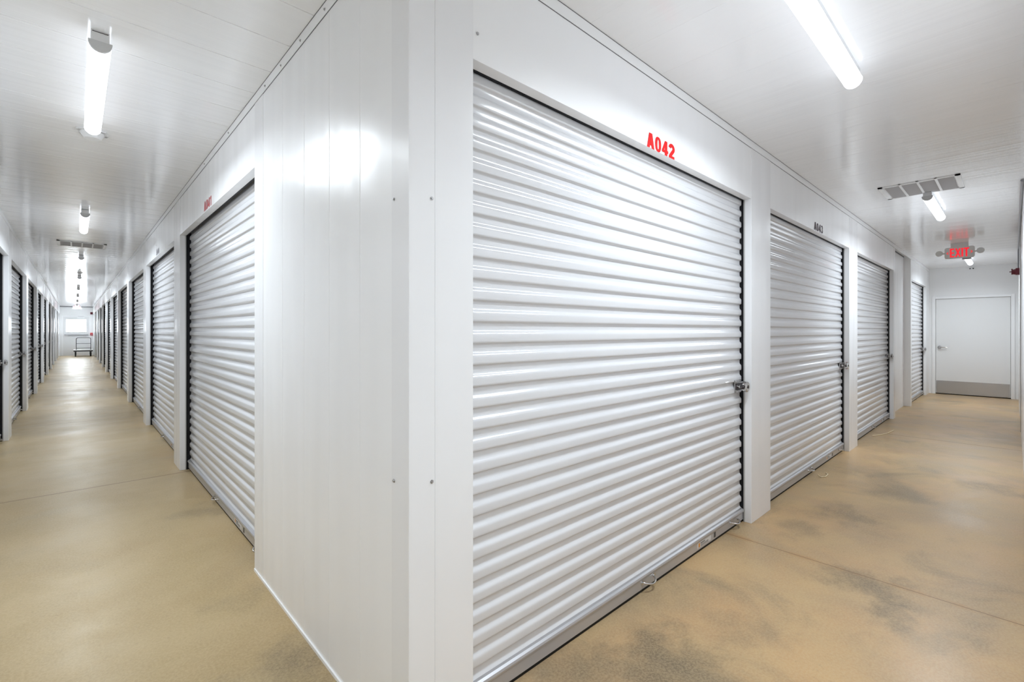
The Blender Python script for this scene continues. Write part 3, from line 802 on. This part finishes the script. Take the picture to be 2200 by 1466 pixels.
ws = thing('wall_sensor', 'tiny white sensor with two dark eyes high on the end wall under a tube light', 'sensor', (XEND, 0.605, 2.690))
MB().box(-0.02, -0.0005, -0.04, 0.04, -0.014, 0.014).obj('sensor_body', M['trim'], ws)
for s in (-1, 1): MB().cyl((-0.034, s * 0.024, 0), 0.012, 0.015, 0, 12).obj('eye', M['slit'], ws)
fa = thing('fire_alarm_horn', 'dark fire alarm horn high beside the far glazed door', 'fire alarm', (0.69, YEND, 2.37))
MB().box(-0.05, 0.05, -0.05, -0.0005, -0.06, 0.06).obj('back_box', M['maroon'], fa); MB().cyl((0, -0.08, 0), 0.04, 0.03, 1, 16).obj('horn', M['maroon'], fa)
ps = thing('fire_alarm_pull', 'red fire alarm pull box beside the far glazed door', 'fire alarm', (0.69, YEND, 1.19))
MB().box(-0.055, 0.055, -0.05, -0.0005, -0.07, 0.07).obj('pull_box', M['alarmred'], ps, 0.004); MB().box(-0.035, 0.035, -0.064, -0.05, -0.02, 0.01).obj('pull_bar', M['sticker'], ps)

# ------------------------------------------------------------------ flatbed cart at the far end
ct_ = thing('flatbed_cart', 'flatbed cart with a black tube handle in front of the far glazed door', 'cart', (0.33, 34.4, 0))
MB().box(-0.385, 0.385, -0.55, 0.55, 0.325, 0.365).obj('deck', M['deck'], ct_)
MB().box(-0.38, 0.38, -0.545, 0.545, 0.27, 0.325).obj('chassis', M['blackframe'], ct_)
hdl = MB(); pts = [(-0.27, -0.50, 0.36), (-0.27, -0.50, 0.93)]
for i in range(7): a = math.pi - i * math.pi / 12; pts.append((-0.19 + 0.08 * math.cos(a), -0.50, 0.93 + 0.08 * math.sin(a)))
for i in range(7): a = math.pi / 2 - i * math.pi / 12; pts.append((0.22 + 0.08 * math.cos(a), -0.50, 0.93 + 0.08 * math.sin(a)))
pts.append((0.30, -0.50, 0.36))
hdl.tube(pts, 0.014, 10); hdl.tube([(-0.27, -0.50, 0.70), (0.30, -0.50, 0.70)], 0.011, 8); hdl.tube([(-0.27, -0.50, 0.46), (0.30, -0.50, 0.46)], 0.011, 8)
hdl.obj('handle', M['blackframe'], ct_)
for sx_ in (-1, 1):
    for sy_ in (-1, 1):
        cst = MB().cyl((sx_ * 0.30 - 0.025, sy_ * 0.42, 0.102), 0.10, 0.05, 0, 20)
        c_o = cst.obj('wheel', M['rubber'], ct_)
        MB().box(sx_ * 0.30 - 0.035, sx_ * 0.30 - 0.028, sy_ * 0.42 - 0.03, sy_ * 0.42 + 0.03, 0.09, 0.272).box(sx_ * 0.30 + 0.028, sx_ * 0.30 + 0.035, sy_ * 0.42 - 0.03, sy_ * 0.42 + 0.03, 0.09, 0.272).box(sx_ * 0.30 - 0.035, sx_ * 0.30 + 0.035, sy_ * 0.42 - 0.03, sy_ * 0.42 + 0.03, 0.225, 0.272).obj('caster_fork', M['blackframe'], ct_)

# pull cords lying on the floor
c1 = MB().tube([(7.62, 1.262, 0.012), (7.68, 1.24, 0.006), (7.80, 1.20, 0.005), (7.97, 1.155, 0.005), (8.17, 1.14, 0.005), (8.26, 1.13, 0.005)], 0.0048, 8)
tag(c1.obj('pull_cord', M['cord']), 'cream cord lying on the floor by the third door of the cross corridor', 'cord', 'cords on the floor')
c2 = MB().tube([(5.13, 1.262, 0.02), (5.12, 1.235, 0.006), (5.17, 1.21, 0.005), (5.27, 1.215, 0.005), (5.31, 1.24, 0.005)], 0.0045, 8)
tag(c2.obj('pull_cord', M['cord']), 'short curled cream cord on the floor under the A043 door handle', 'cord', 'cords on the floor')
